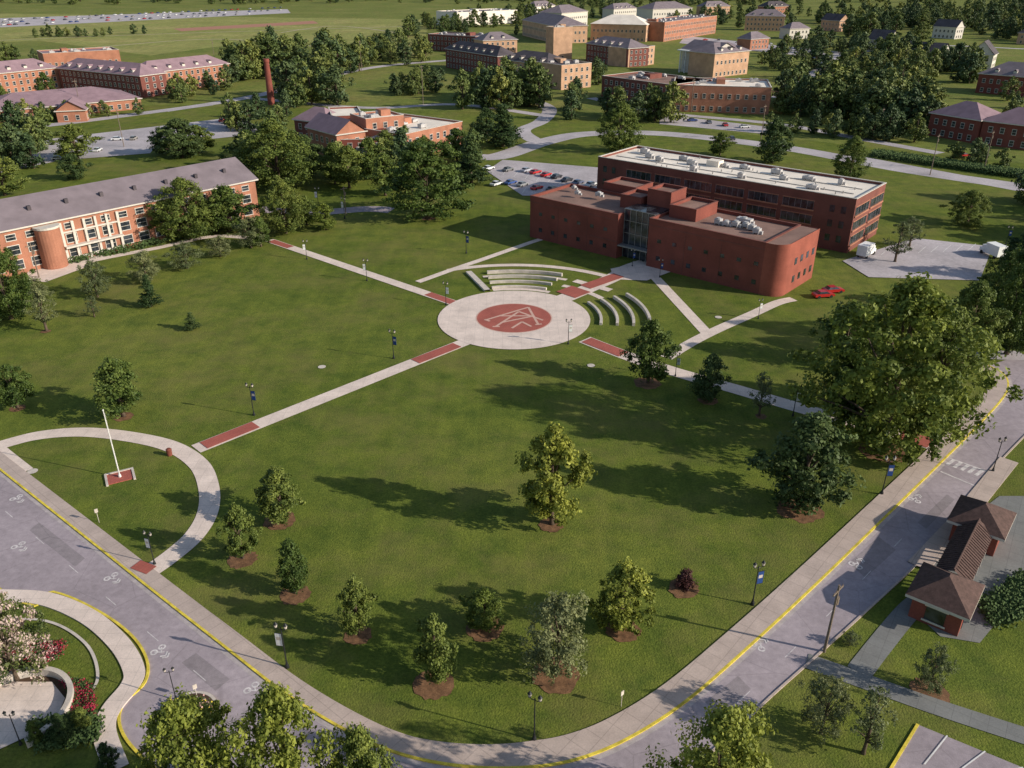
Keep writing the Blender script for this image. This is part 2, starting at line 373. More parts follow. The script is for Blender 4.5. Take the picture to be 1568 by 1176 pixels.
# ---------------------------------------------------------------- road markings
def markdir(px, d2): 
    a = W(*px); b = W(*d2); l = math.hypot(b[0]-a[0], b[1]-a[1]); return a, ((b[0]-a[0])/l, (b[1]-a[1])/l)
def bikemark(px, d2):
    a, d = markdir(px, d2); mb = MB(); n = (-d[1], d[0])
    T = lambda u, v: (a[0]+d[0]*u*.85+n[0]*v*.85, a[1]+d[1]*u*.85+n[1]*v*.85)
    for s in (-.55, .55):
        for i in range(12):
            t0, t1 = 2*math.pi*i/12, 2*math.pi*(i+1)/12
            mb.face([(*T(math.cos(t)*r, s+math.sin(t)*r), .022) for t, r in ((t0, .26), (t0, .48), (t1, .48), (t1, .26))])
    for k, (p, q) in enumerate((((0, -.5), (.7, 0)), ((.7, 0), (0, .5)), ((.7, -.1), (.9, .3)))):
        bar(mb, T(*p), T(*q), .14, .026+.003*k)
    for k, u in enumerate((1.2, 1.6)):
        bar(mb, T(u, -.5), T(u+.45, 0), .17, .040+.004*k); bar(mb, T(u+.45, 0), T(u, .5), .17, .048+.004*k)
    mb.obj('bicycle_lane_marking', M_MARK)
for p, q in (((25, 762), (120, 840)), ((28, 835), (120, 910)), ((170, 883), (240, 940)), ((385, 1053), (460, 1110)), ((242, 995), (320, 1055)), ((1160, 990), (1240, 915)), ((1310, 866), (1390, 790)), ((1400, 766), (1460, 705))):
    bikemark(p, q)
mb = MB()
def dashes(off, i0, i1, dl, gap, w):
    p = offs(IW, off)[i0:i1]; acc = 0; on = True
    for i in range(len(p)-1):
        a, b = Vector(p[i]), Vector(p[i+1]); L = (b-a).length; t = 0
        while t < L:
            st = min((dl if on else gap)-acc, L-t)
            if on: bar(mb, tuple(a+(b-a)*(t/L)), tuple(a+(b-a)*((t+st)/L)), w, .021)
            t += st; acc += st
            if acc >= (dl if on else gap)-1e-6: on = not on; acc = 0
dashes(-4.0, 0, 44, 2.2, 6.5, .08); dashes(-3.5, 74, 92, 2.2, 6.5, .08)
mb.obj('lane_marking', M_MARK)
mb = MB()
for i in range(6):
    a = W(1450+i*11, 712+i*4); b = W(1461+i*11, 702+i*4+2)
    bar(mb, a, b, .5, .0215)
bar(mb, W(1440, 722), W(1495, 745), .25, .0235); bar(mb, W(1455, 702), W(1512, 722), .25, .0255)
mb.obj('crosswalk', M_MARK)
# ---------------------------------------------------------------- trees
def tree_mesh(name, seed, mat, H=10., R=3.6, cb=.2, ncl=70, per=150, leaf=.33, prof='oval', cr=(.2, .34), flat=.8):
    rng = np.random.default_rng(seed)
    cz0 = H*cb; ch = H-cz0
    cen = []; rad = []
    lobes = rng.uniform(0, 6.28, 4)
    # open pockets where the crown is thin
    gaps = [(rng.uniform(0, 6.28), rng.uniform(.15, .85)) for _ in range(4)]
    while len(cen) < ncl:
        t = rng.uniform(.02, 1)
        if prof == 'oval': rr = math.sin(math.pi*min(1, t*.93+.07)**.85)**.65
        elif prof == 'cone': rr = (1-t)**.75*.95+.06
        elif prof == 'wide': rr = math.sqrt(max(0, 1-((t-.42)/.6)**2))
        else: rr = (1-abs(t-.35)**1.3)
        a = rng.uniform(0, 6.283)
        if any(abs((a-g+3.14) % 6.283-3.14) < .38 and abs(t-u) < .13 for g, u in gaps) and rng.uniform() < .85: continue
        rr *= R*(1+.18*math.sin(2*a+lobes[0])+.15*math.sin(3*a+lobes[1]+t*6)+.10*math.sin(5*a+lobes[3]-t*9)+rng.uniform(-.18, .14))
        c_r = R*rng.uniform(*cr)*(1-.25*t)
        q = rng.uniform(0, 1)**.4
        d = max(0, rr-c_r*.7)*q
        cen.append((d*math.cos(a), d*math.sin(a), cz0+ch*t*.97+rng.uniform(-.15, .15))); rad.append(c_r)
    cen = np.array(cen); rad = np.array(rad); N = ncl*per
    ci = np.repeat(np.arange(ncl), per)
    d = rng.normal(size=(N, 3)); d /= np.linalg.norm(d, axis=1)[:, None]
    rr = rad[ci]*rng.uniform(.35, 1.35, N)
    strc = rng.uniform(.6, 1.5, size=(ncl, 3))*np.array([1, 1, flat])
    pos = cen[ci]+d*rr[:, None]*strc[ci]
    out = pos-np.array([0, 0, cz0+ch*.4]); out /= np.linalg.norm(out, axis=1)[:, None]
    n = d*.8+out*.5+rng.normal(size=(N, 3))*.7; n[:, 2] += .25; n /= np.linalg.norm(n, axis=1)[:, None]
    t1 = np.cross(n, rng.normal(size=(N, 3))); t1 /= np.linalg.norm(t1, axis=1)[:, None]; t2 = np.cross(n, t1)
    sz = leaf*rng.uniform(.45, 1.2, N)[:, None]
    t1 *= sz*.5; t2 *= sz*.72
    V = np.stack([pos-t2, pos+t1*.9-t2*.1, pos+t2, pos-t1*.9+t2*.1], 1).reshape(-1, 3)
    ctint = rng.uniform(.0, 1, ncl)
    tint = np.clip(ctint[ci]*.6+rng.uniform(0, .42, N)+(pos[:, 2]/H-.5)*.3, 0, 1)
    mb = MB(); tr = H*.022+.03
    lean = rng.uniform(-.2, .2, 2)
    mb.tube([(0, 0, -.1), (0, 0, .15*H*.4), (lean[0]*.5, lean[1]*.5, H*.3), (lean[0], lean[1], H*.6), (lean[0], lean[1], H*.9)], [tr*1.5, tr, tr*.85, tr*.5, tr*.12], 7)
    order = rng.permutation(ncl)[:14]
    for k in order:
        c = cen[k]; z = max(cz0*.8, c[2]*.55)
        m = (c[0]*.5, c[1]*.5, (z+c[2])*.5+.15)
        mb.tube([(lean[0]*.5, lean[1]*.5, z), m, tuple(c)], [tr*.42, tr*.26, tr*.08], 5, False)
    nv = len(mb.v); nf = len(mb.f)
    me = bpy.data.meshes.new(name)
    idx = (np.arange(N*4)+nv)
    nvt = nv+N*4
    me.vertices.add(nvt)
    co = np.concatenate([np.array(mb.v).ravel(), V.ravel()]); me.vertices.foreach_set('co', co)
    loops = [i for f in mb.f for i in f]; starts = []; s = 0
    for f in mb.f: starts.append(s); s += len(f)
    me.loops.add(len(loops)+N*4); me.loops.foreach_set('vertex_index', np.concatenate([np.array(loops), idx]).astype(np.int32))
    me.polygons.add(nf+N)
    me.polygons.foreach_set('loop_start', np.concatenate([np.array(starts), s+np.arange(N)*4]).astype(np.int32))
    me.polygons.foreach_set('material_index', np.concatenate([np.zeros(nf), np.ones(N)]).astype(np.int32))
    me.materials.append(M_BARK); me.materials.append(mat)
    me.update(calc_edges=True); me.validate()
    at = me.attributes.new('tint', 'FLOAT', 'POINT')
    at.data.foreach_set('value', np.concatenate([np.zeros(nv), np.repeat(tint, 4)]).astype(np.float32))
    return me, H, R*2.3
V = {}
V['mid'] = [tree_mesh('tree_mid', 1+i, L_MID, R=3.7, cb=.14, ncl=95, per=115, leaf=.31, prof='oval', cr=(.12, .27)) for i in range(4)]
V['yel'] = [tree_mesh('tree_yel', 11+i, L_YEL, R=3.6, cb=.08, ncl=120, per=115, leaf=.28, prof='oval', cr=(.10, .23)) for i in range(3)]
V['drk'] = [tree_mesh('tree_drk', 21+i, L_DRK, R=3.9, cb=.08, ncl=115, per=115, leaf=.30, prof='oval', cr=(.12, .27)) for i in range(3)]
V['gry'] = [tree_mesh('tree_gry', 31+i, L_GRY, R=4.6, cb=.12, ncl=110, per=80, leaf=.25, prof='wide', cr=(.10, .22)) for i in range(3)]
V['big'] = [tree_mesh('tree_big', 41+i, L_MID, R=4.5, cb=.06, ncl=250, per=105, leaf=.20, prof='oval', cr=(.06, .17)) for i in range(4)]
V['bigy'] = [tree_mesh('tree_bigy', 45+i, L_YEL, R=4.5, cb=.06, ncl=250, per=105, leaf=.19, prof='oval', cr=(.06, .17)) for i in range(2)]
V['con'] = [tree_mesh('tree_con', 51+i, L_DRK, R=3.2, cb=.06, ncl=110, per=100, leaf=.28, prof='cone', cr=(.16, .28), flat=.5) for i in range(2)]
V['ced'] = [tree_mesh('tree_ced', 61, L_MID, R=5.0, cb=.08, ncl=130, per=120, leaf=.26, prof='x', cr=(.12, .26), flat=.35)]
V['thin'] = [tree_mesh('tree_thin', 71+i, L_GRY, R=3.0, cb=.22, ncl=50, per=45, leaf=.26, prof='oval', cr=(.15, .28)) for i in range(2)]
V['bls'] = [tree_mesh('tree_bls', 81, L_BLS, R=4.6, cb=.1, ncl=130, per=110, leaf=.24, prof='wide', cr=(.10, .2))]
V['pur'] = [tree_mesh('tree_pur', 91, L_PUR, R=6, cb=.05, ncl=60, per=80, leaf=.6, prof='wide')]
V['far'] = [tree_mesh('tree_far', 101+i, (F_MID, F_DRK, F_MID, F_YEL, F_DRK, F_MID)[i], R=4.3, cb=.05, ncl=55, per=50, leaf=.52, prof='oval', cr=(.13, .28)) for i in range(6)]
NM = {'mid': 'maple_tree', 'yel': 'oak_tree', 'drk': 'linden_tree', 'gry': 'crape_myrtle_tree', 'big': 'large_maple_tree', 'bigy': 'large_oak_tree', 'con': 'evergreen_tree', 'ced': 'cedar_tree', 'thin': 'sapling_tree', 'bls': 'blossoming_tree', 'pur': 'ornamental_shrub', 'far': 'shade_tree'}
def tree_at(X, Y, h, w, kind, parent=None):
    me, H, D = random.choice(V[kind])
    o = bpy.data.objects.new(NM[kind], me); S.collection.objects.link(o)
    o.location = (X, Y, 0); o.rotation_euler = (0, 0, random.uniform(0, 6.28)); o.scale = (w/D, w/D, h/H)
    if parent: o.parent = parent
    return o
def tree(bx, by, ty, w, kind, mulch=0):
    X, Y = W(bx, by); wm = MW(by-(by-ty)*.35, w)
    dep = math.atan2(CH, Y)
    Y2 = Y+wm*.12*math.sin(dep)
    h = HT(bx, by, ty)
    h = max(1.2, h-wm*.10*math.sin(dep))
    X2 = X*Y2/Y
    tree_at(X2, Y2, h, wm, kind)
    if mulch: disc('mulch_bed', (X2+random.uniform(-.2, .3), Y2-.2), mulch*.92, M_MULCH, nextz(.02), 30, jit=.10)
T = [ # near lawn
(190, 640, 548, 92, 'mid', 1.6), (28, 626, 557, 62, 'mid', 1.3), (432, 800, 718, 86, 'mid', 2.2), (373, 858, 773, 60, 'mid', 1.9), (453, 912, 828, 62, 'mid', 1.9),
(550, 975, 885, 64, 'mid', 1.6), (668, 1050, 942, 78, 'mid', 2.2), (742, 965, 902, 80, 'yel', 2.2), (852, 1042, 915, 140, 'gry', 2.6), (950, 970, 862, 104, 'yel', 2),
(845, 808, 648, 118, 'yel', 1.7), (1047, 902, 876, 40, 'pur', 1.9), (1222, 785, 632, 148, 'drk', 3.2), (992, 588, 490, 78, 'mid', 2.5), (1084, 614, 542, 66, 'drk', 1.8),
(1162, 638, 568, 46, 'thin', 1), (1345, 700, 418, 262, 'bigy', 3.5), (1470, 560, 430, 110, 'big', 0), (1290, 560, 460, 90, 'mid', 0), (1540, 545, 362, 110, 'big', 0), (1425, 640, 470, 130, 'big', 0),
(232, 470, 420, 36, 'con', 0), (295, 505, 478, 28, 'con', 0), (72, 508, 440, 56, 'thin', 1), (18, 490, 362, 96, 'big', 0), (145, 486, 452, 30, 'thin', 0), (150, 456, 398, 52, 'gry', 0),
(225, 432, 385, 62, 'gry', 0), (286, 412, 370, 58, 'gry', 0), (338, 394, 360, 46, 'gry', 0), (385, 380, 330, 52, 'gry', 0), (290, 368, 270, 110, 'big', 0), (352, 356, 284, 90, 'mid', 0), (255, 365, 300, 60, 'mid', 0),
(438, 358, 272, 80, 'big', 0), (498, 352, 310, 50, 'yel', 0), (655, 336, 212, 140, 'ced', 2), (428, 292, 180, 130, 'big', 0), (535, 288, 222, 62, 'mid', 0), (590, 300, 235, 60, 'mid', 0),
(280, 242, 180, 84, 'drk', 0), (722, 282, 205, 64, 'con', 0), (700, 250, 195, 60, 'mid', 0), (470, 270, 205, 70, 'drk', 0), (20, 250, 190, 80, 'big', 0), (120, 245, 190, 70, 'mid', 0), (8, 300, 235, 70, 'mid', 0), (115, 275, 235, 50, 'drk', 0),
(1480, 345, 290, 82, 'big', 0), (1370, 402, 338, 50, 'thin', 0), (1392, 378, 330, 45, 'thin', 0), (1300, 275, 208, 70, 'big', 0), (1182, 250, 180, 62, 'drk', 0), (1102, 238, 202, 42, 'mid', 0), (948, 232, 155, 84, 'big', 0), (1490, 500, 430, 60, 'mid', 0), (1525, 480, 385, 80, 'big', 0),
(1560, 430, 350, 70, 'drk', 0), (770, 225, 158, 70, 'con', 0), (745, 215, 165, 50, 'drk', 0), (1345, 640, 470, 110, 'big', 0), (1290, 655, 520, 90, 'mid', 0),
(305, 235, 190, 55, 'mid', 0), (250, 236, 195, 40, 'drk', 0), (1560, 500, 410, 70, 'mid', 0), (60, 470, 425, 50, 'gry', 0), (-10, 455, 380, 60, 'mid', 0), (400, 378, 330, 44, 'mid', 0), (470, 345, 300, 40, 'mid', 0),
# foreground trees
(325, 1330, 1082, 210, 'bigy', 0), (465, 1330, 1060, 220, 'bigy', 0), (575, 1345, 1122, 150, 'big', 0), (1080, 1330, 1098, 240, 'bigy', 0),
(30, 1050, 905, 125, 'bls', 0), (1420, 1062, 992, 62, 'gry', 2), (1255, 1130, 1040, 90, 'gry', 0), (1320, 1160, 1055, 80, 'thin', 0), (1300, 990, 968, 30, 'gry', 0),
(10, 175, 130, 30, 'mid', 0), (75, 155, 110, 40, 'big', 0), (130, 1120, 1085, 34, 'mid', 0), (100, 1140, 1095, 40, 'drk', 0), (60, 1145, 1105, 30, 'mid', 0), (170, 1185, 1140, 40, 'drk', 0)]
for t in T: tree(*t)
def pip(x, y, P):
    c = False; j = len(P)-1
    for i in range(len(P)):
        if (P[i][1] > y) != (P[j][1] > y) and x < (P[j][0]-P[i][0])*(y-P[i][1])/(P[j][1]-P[i][1])+P[i][0]: c = not c
        j = i
    return c
def woods(P, n, h=(11, 17), name='distant_woodland', kinds=('far',), asp=(.75, 1.05)):
    e = empty(name); xs = [p[0] for p in P]; ys = [p[1] for p in P]; k = 0; pts = []; tries = 0
    while k < n and tries < n*40:
        tries += 1
        x, y = random.uniform(min(xs), max(xs)), random.uniform(min(ys), max(ys))
        if not pip(x, y, P): continue
        X, Y = W(x, y)
        if any((X-a)**2+(Y-b)**2 < 16 for a, b in pts): continue
        pts.append((X, Y)); hh = random.uniform(*h)*random.uniform(.8, 1.1)
        tree_at(X, Y, hh, hh*random.uniform(*asp)*1.08, random.choice(kinds), e); k += 1
woods([(1195, 150), (1300, 150), (1430, 140), (1425, 205), (1300, 195), (1195, 175)], 60, (13, 20))
woods([(1240, 30), (1600, 0), (1600, 70), (1450, 50), (1300, 60)], 170, (15, 22))
woods([(-200, -16), (1750, -16), (1750, 4), (-200, 8)], 520, (14, 24))
woods([(350, 105), (560, 95), (560, 130), (350, 128)], 36, (16, 24))
woods([(560, 80), (660, 75), (650, 100), (570, 104)], 16, (14, 20))
woods([(690, 150), (830, 140), (830, 168), (700, 172)], 22, (14, 22))
woods([(430, 140), (520, 135), (540, 160), (440, 165)], 16, (14, 22))
woods([(-30, 215), (80, 200), (60, 260), (-30, 275)], 9, (12, 17))
woods([(250, 150), (350, 130), (350, 142), (270, 160)], 9, (9, 13))
woods([(600, 60), (900, 30), (1000, 20), (800, 20), (640, 40)], 60, (13, 18))
woods([(1160, 95), (1290, 105), (1400, 110), (1400, 125), (1200, 130)], 22, (9, 15))
woods([(1300, 80), (1490, 95), (1490, 130), (1320, 120)], 40, (12, 19))
woods([(870, 165), (1050, 178), (1050, 192), (870, 185)], 12, (10, 16))
woods([(1440, 240), (1568, 262), (1568, 268), (1440, 246)], 4, (6, 9))
woods([(360, 245), (450, 240), (455, 285), (380, 280)], 9, (13, 18), kinds=('far', 'mid'))
woods([(500, 262), (620, 262), (600, 290), (500, 290)], 9, (9, 14), kinds=('mid', 'far'))
woods([(1000, 40), (1240, 45), (1240, 20), (1050, 15)], 40, (12, 16))
woods([(0, 92), (90, 88), (90, 94), (0, 98)], 6, (9, 12))
woods([(0, 56), (250, 50), (250, 54), (0, 60)], 14, (8, 11))
woods([(1150, 200), (1400, 222), (1400, 212), (1300, 205)], 14, (8, 14))
woods([(1520, 215), (1600, 225), (1600, 140), (1540, 150)], 8, (10, 14))
woods([(1180, 90), (1240, 60), (1420, 60), (1420, 78), (1250, 95)], 30, (10, 16))
woods([(740, 100), (900, 110), (940, 108), (900, 150), (850, 135)], 7, (8, 12))
woods([(600, 130), (690, 120), (690, 140), (600, 150)], 10, (8, 14))
woods([(1560, 330), (1568, 300), (1700, 320), (1700, 420)], 10, (10, 15))
woods([(0, 185), (240, 168), (240, 175), (0, 196)], 12, (6, 9))
woods([(560, 240), (700, 236), (740, 258), (600, 268)], 8, (8, 13), kinds=('mid', 'far'))
woods([(650, 40), (840, 38), (900, 58), (660, 48)], 24, (10, 14))
woods([(300, 190), (440, 175), (440, 200), (400, 220)], 7, (9, 14))
woods([(840, 14), (1240, 10), (1240, 5), (840, 6)], 60, (10, 15))
# ---------------------------------------------------------------- buildings
class Bld:
    def __init__(s, name, A, U, L, D, h):
        s.e = empty(name, (A[0], A[1], 0), math.atan2(U[1], U[0])); s.L, s.D, s.h = L, D, h
def from_px(name, a, b, h, depth):
    A = W(*a, h); B = W(*b, h); L = math.hypot(B[0]-A[0], B[1]-A[1])
    return Bld(name, A, ((B[0]-A[0])/L, (B[1]-A[1])/L), L, depth, h)
def windows(b, rows, spacing, ww, sides='FRL', frame=M_STONE, x0=0, y0=0, L=None, D=None, glass=M_GLASS, margin=1.2):
    L = L or b.L; D = D or b.D; g = MB(); f = MB()
    def side(T, n):
        k = max(1, int((n-2*margin+.01)/spacing)); st = (n-2*margin)/k
        for i in range(k):
            c = margin+st*(i+.5)
            for z0, z1 in rows:
                a0, a1 = c-ww/2, c+ww/2
                g.box(a0, a1, -.02, .05, z0, z1, T)
                f.box(a0-.12, a0, -.02, .12, z0, z1, T); f.box(a1, a1+.12, -.02, .12, z0, z1, T)
                f.box(a0-.15, a1+.15, -.02, .16, z0-.16, z0, T); f.box(a0-.15, a1+.15, -.02, .13, z1, z1+.16, T)
                f.box(a0, a1, .05, .09, (z0+z1)/2-.04, (z0+z1)/2+.04, T)
    if 'F' in sides: side(lambda u, n, z: (x0+u, y0-n, z), L)
    if 'R' in sides: side(lambda u, n, z: (x0+L+n, y0+u, z), D)
    if 'L' in sides: side(lambda u, n, z: (x0-n, y0+u, z), D)
    if 'B' in sides: side(lambda u, n, z: (x0+u, y0+D+n, z), L)
    g.obj('windows', glass, b.e); f.obj('window_frames', frame, b.e)
def block(b, x0, x1, y0, y1, h, wall, roof, kind='flat', rh=3, z0=0, coping=M_STONE, tag=''):
    m = MB()
    P = [(x0, y0), (x1, y0), (x1, y1), (x0, y1)]
    for i in range(4):
        a, c = P[i], P[(i+1) % 4]; m.face([(*a, z0), (*c, z0), (*c, h), (*a, h)])
    if kind == 'flat':
        t = .35; Q = [(x0+t, y0+t), (x1-t, y0+t), (x1-t, y1-t), (x0+t, y1-t)]
        for i in range(4):
            a, c = Q[i], Q[(i+1) % 4]; m.face([(*c, h-.6), (*a, h-.6), (*a, h), (*c, h)])
        r = MB(); r.face([(*q, h-.6) for q in Q]); r.obj('roof'+tag, roof, b.e)
        c = MB(); o = .08; t = .42
        c.box(x0-o, x1+o, y0-o, y0+t, h, h+.14); c.box(x0-o, x1+o, y1-t, y1+o, h, h+.14)
        c.box(x0-o, x0+t, y0+t, y1-t, h, h+.14); c.box(x1-t, x1+o, y0+t, y1-t, h, h+.14)
        c.obj('coping'+tag, coping, b.e)
    else:
        o = .7; r = MB(); lx, ly = x1-x0, y1-y0; X0, X1, Y0, Y1 = x0-o, x1+o, y0-o, y1+o
        hip = kind == 'hip'; E = [(X0, Y0, h), (X1, Y0, h), (X1, Y1, h), (X0, Y1, h)]
        if lx >= ly:
            i = (Y1-Y0)/2 if hip else 0; r0 = (X0+i, (Y0+Y1)/2, h+rh); r1 = (X1-i, (Y0+Y1)/2, h+rh)
            F_ = [[E[0], E[1], r1, r0], [E[2], E[3], r0, r1]]; G_ = [[E[1], E[2], r1], [E[3], E[0], r0]]
        else:
            i = (X1-X0)/2 if hip else 0; r0 = ((X0+X1)/2, Y0+i, h+rh); r1 = ((X0+X1)/2, Y1-i, h+rh)
            F_ = [[E[1], E[2], r1, r0], [E[3], E[0], r0, r1]]; G_ = [[E[0], E[1], r0], [E[2], E[3], r1]]
        for f in F_: r.face(f)
        if hip:
            for f in G_: r.face(f)
        else:
            for f in G_: m.face([((p[0]-o if p[0] > x1 else p[0]+o if p[0] < x0 else p[0]), (p[1]-o if p[1] > y1 else p[1]+o if p[1] < y0 else p[1]), p[2]-.03) for p in f])
        r.obj('roof'+tag, roof, b.e)
        c = MB(); c.box(X0, X1, Y0, Y1, h-.35, h-.004); c.obj('eaves'+tag, M_STONE, b.e)
    m.obj('walls'+tag, wall, b.e)
def hvac(b, pts, z):
    m = MB()
    for x, y, l, w, h in pts:
        m.box(x, x+l, y, y+w, z+.25, z+h); m.box(x+.1, x+.25, y, y+w, z, z+.25); m.box(x+l-.25, x+l-.1, y, y+w, z, z+.25)
        m.tube([(x+l/2, y+w/2, z+h), (x+l/2, y+w/2, z+h+.25)], [min(l, w)*.35]*2, 10)
        m.box(x+l, x+l+.6, y+w*.3, y+w*.7, z+.0, z+h*.6)
    m.obj('rooftop_units', M_METAL, b.e)
# classroom building behind
b = from_px('classroom_building', (916, 240), (1312, 305), 13.4, 21)
block(b, 0, b.L, 0, b.D, 13.4, M_BR_DK, M_RWHITE)
g = MB(); s = MB(); fr = MB()
for k, z in enumerate((1.9, 5.5, 9.1)):
    for T_, n in ((lambda u, v, w: (u, -v, w), b.L), (lambda u, v, w: (b.L+v, u, w), b.D)):
        nb = max(1, int(n/9)); st = n/nb
        for i in range(nb):
            if n > 30 and i in (0, nb-1): continue
            g.box(st*i+.7, st*(i+1)-.7, -.02, .05, z, z+2.1, T_)  # dark glass strips paint the shade inside the open galleries
            s.box(st*i+.5, st*(i+1)-.5, -.02, .3, z-.35, z, T_); s.box(st*i+.5, st*(i+1)-.5, -.02, .12, z+2.1, z+2.3, T_)
            for j in range(0, 6):
                x = st*i+.7+(st-1.4)*j/5; fr.box(x-.05, x+.05, .05, .1, z, z+2.1, T_)
g.obj('gallery_shade_strips', M_GLASS, b.e); s.obj('spandrels', M_BR_OR, b.e); fr.obj('gallery_mullions', M_RGREY, b.e)
g = MB()
for z in (2.2, 5.8, 9.4):
    for x in (2, 5, b.L-6, b.L-3.2): g.box(x, x+1.2, -.05, .02, z, z+1.7)
g.obj('end_bay_windows', M_GLASS, b.e)
hvac(b, [(x, random.choice((4, 9, 14))+random.uniform(-1, 1), 1.2+random.random()*1.8, 1.4, .8+random.random()*.7) for x in np.arange(5, b.L-6, 4.6)], 12.8)
m = MB()
for i in range(26):
    x, y = random.uniform(2, b.L-2), random.uniform(2, 19); m.tube([(x, y, 12.8), (x, y, 13.4)], [.16, .16], 6)
for y in (6.5, 12.5): m.box(2, b.L-3, y, y+.18, 12.85, 13.0)
m.obj('roof_pipes', M_GALV, b.e)
m = MB(); m.box(b.L*.38, b.L*.43, 12, 15, 12.8, 14.4); m.obj('roof_plant_room', M_RWHITE, b.e)
# student centre, brick, in front
O = W(812, 300, 10.7); b = Bld('student_centre', O, (.757, -.653), 70, 18, 11); e = b.e
block(b, 0, 27, 0, 17, 10.7, M_BR_RED, M_RBRN, coping=M_BR_DK, tag='_west')
block(b, 35.5, 64, 0, 17.5, 11.4, M_BR_RED, M_RBRN, coping=M_BR_DK, tag='_east')
block(b, 29, 35.45, 9, 16, 15.5, M_BR_RED, M_RBRN, coping=M_BR_DK, tag='_tower')
block(b, 22, 27.9, 8, 15, 13.2, M_BR_RED, M_RBRN, z0=9.9, coping=M_BR_DK, tag='_stair')
block(b, 37, 44, 6, 16, 13.6, M_BR_RED, M_RBRN, z0=10.7, coping=M_BR_DK, tag='_upper')
block(b, 10, 20, 18, 26, 12.5, M_BR_RED, M_RBRN, coping=M_BR_DK, tag='_link')
m = MB(); m.box(27.01, 35.49, 2.5, 8.9, 0, 11.8); m.obj('glazed_atrium', M_GLASS, e)
m = MB()
for i in range(6): m.box(27.1+i*1.65, 27.22+i*1.65, 2.35, 2.49, 0, 11.8)
for z in (3, 6, 9, 11.7): m.box(27.05, 35.4, 2.30, 2.34, z, z+.12)
m.box(27.02, 35.48, .2, 2.2, 3.1, 3.4)
m.obj('atrium_mullions', M_GALV, e)
M_BR_SUNLIT = brickm('brick_red_sunlit', (.31, .09, .06))  # sunlight on the rounded end put into a lighter red brick
m = MB(); n = 20; cx, cy, r = 65.2, 3.2, 3.2
pts = [(64.0, 0)]+[(cx+r*math.sin(math.pi*.5*i/n), cy-r*math.cos(math.pi*.5*i/n)) for i in range(n+1)]+[(68.4, 17.5), (64.0, 17.5)]
for i in range(len(pts)-1):
    a, c = pts[i], pts[i+1]
    m.face([(*a, 0), (*c, 0), (*c, 11.5), (*a, 11.5)])
m.obj('rounded_corner', M_BR_SUNLIT, e)
m = MB(); m.face([(*p, 11.3) for p in pts]); m.obj('roof_end', M_RBRN, e)
g = MB(); s = MB()
for z0, z1, xs in ((6.2, 7.0, range(3, 27, 4)), (2.0, 3.0, range(3, 27, 4)), (6.2, 7.0, range(38, 64, 4)), (2.0, 3.0, range(38, 64, 4))):
    for x in xs:
        g.box(x, x+1.0, -.05, .02, z0, z1); s.box(x-.1, x+1.1, -.12, .02, z0-.12, z0)
for y in range(6, 17, 3):
    for z in (2, 6): g.box(68.38, 68.46, y, y+1.2, z, z+1.5)
g.obj('windows', M_GLASS, e); s.obj('sills', M_BR_DK, e)
m = MB(); m.box(19, 27, -.12, -.001, 4, 4.3); m.box(.05, 26.9, -.06, -.001, 9.2, 9.45); m.box(35.6, 64, -.06, -.001, 9.8, 10.05)
for x in (9, 18, 45, 54): m.box(x, x+.15, -.05, -.001, 0, 9.1)
m.obj('brick_band', M_BR_DK, e)
hvac(b, [(48+i*2.0, 6+random.uniform(0, 5), 1.4, 1.4, .9+random.random()*.5) for i in range(6)]+[(51, 12, 3.5, 1.6, 1.1), (8, 8, 1.3, 1.0, .9), (13, 10, 1.6, 1.3, 1.0), (4, 12, 1, 1, .8)], 10.85)
# left hall
b = from_px('brick_hall', (-150, 384), (390, 274), 10.5, 19)
block(b, 0, b.L, 0, b.D, 10.5, M_BR_OR, M_RGREY, 'gable', 4.6)
windows(b, [(1.2, 3.2), (4.6, 6.6)], 4.2, 2.4, 'F'); windows(b, [(7.9, 9.2)], 4.2, 2.0, 'F'); windows(b, [(1.2, 3.0), (4.6, 6.4), (7.9, 9.2)], 6, 1.4, 'R')
m = MB()
for i in range(6):
    x = b.L*(.37+.032*i)
    m.box(x, x+.55, -.5, -.001, 0, 9.6)
m.box(b.L*.37, b.L*.535, -1.6, -.002, 3.6, 4.0); m.box(b.L*.37, b.L*.535, -.48, -.003, 7.0, 7.35)
for i in range(5):
    x = b.L*(.37+.032*i)+.56; m.box(x, x+b.L*.032-.58, -.18, -.003, .4, 1.1)
m.obj('white_pilasters', M_STONE, b.e)
m = MB()
for i in range(9):
    x = b.L*(.12+.1*i); m.box(x, x+.8, 4, 4.8, 11, 13.7)
m.obj('roof_vents', M_RDARK, b.e)
m = MB(); m.tube([(b.L*.335, -.6, 0), (b.L*.335, -.6, 9.3)], [2.7, 2.7], 24); m.obj('rounded_bay', M_BR_OR, b.e)
m = MB(); m.tube([(b.L*.335, -.6, 9.3), (b.L*.335, -.6, 9.8)], [2.9, 2.9], 24); m.obj('bay_cornice', M_STONE, b.e)
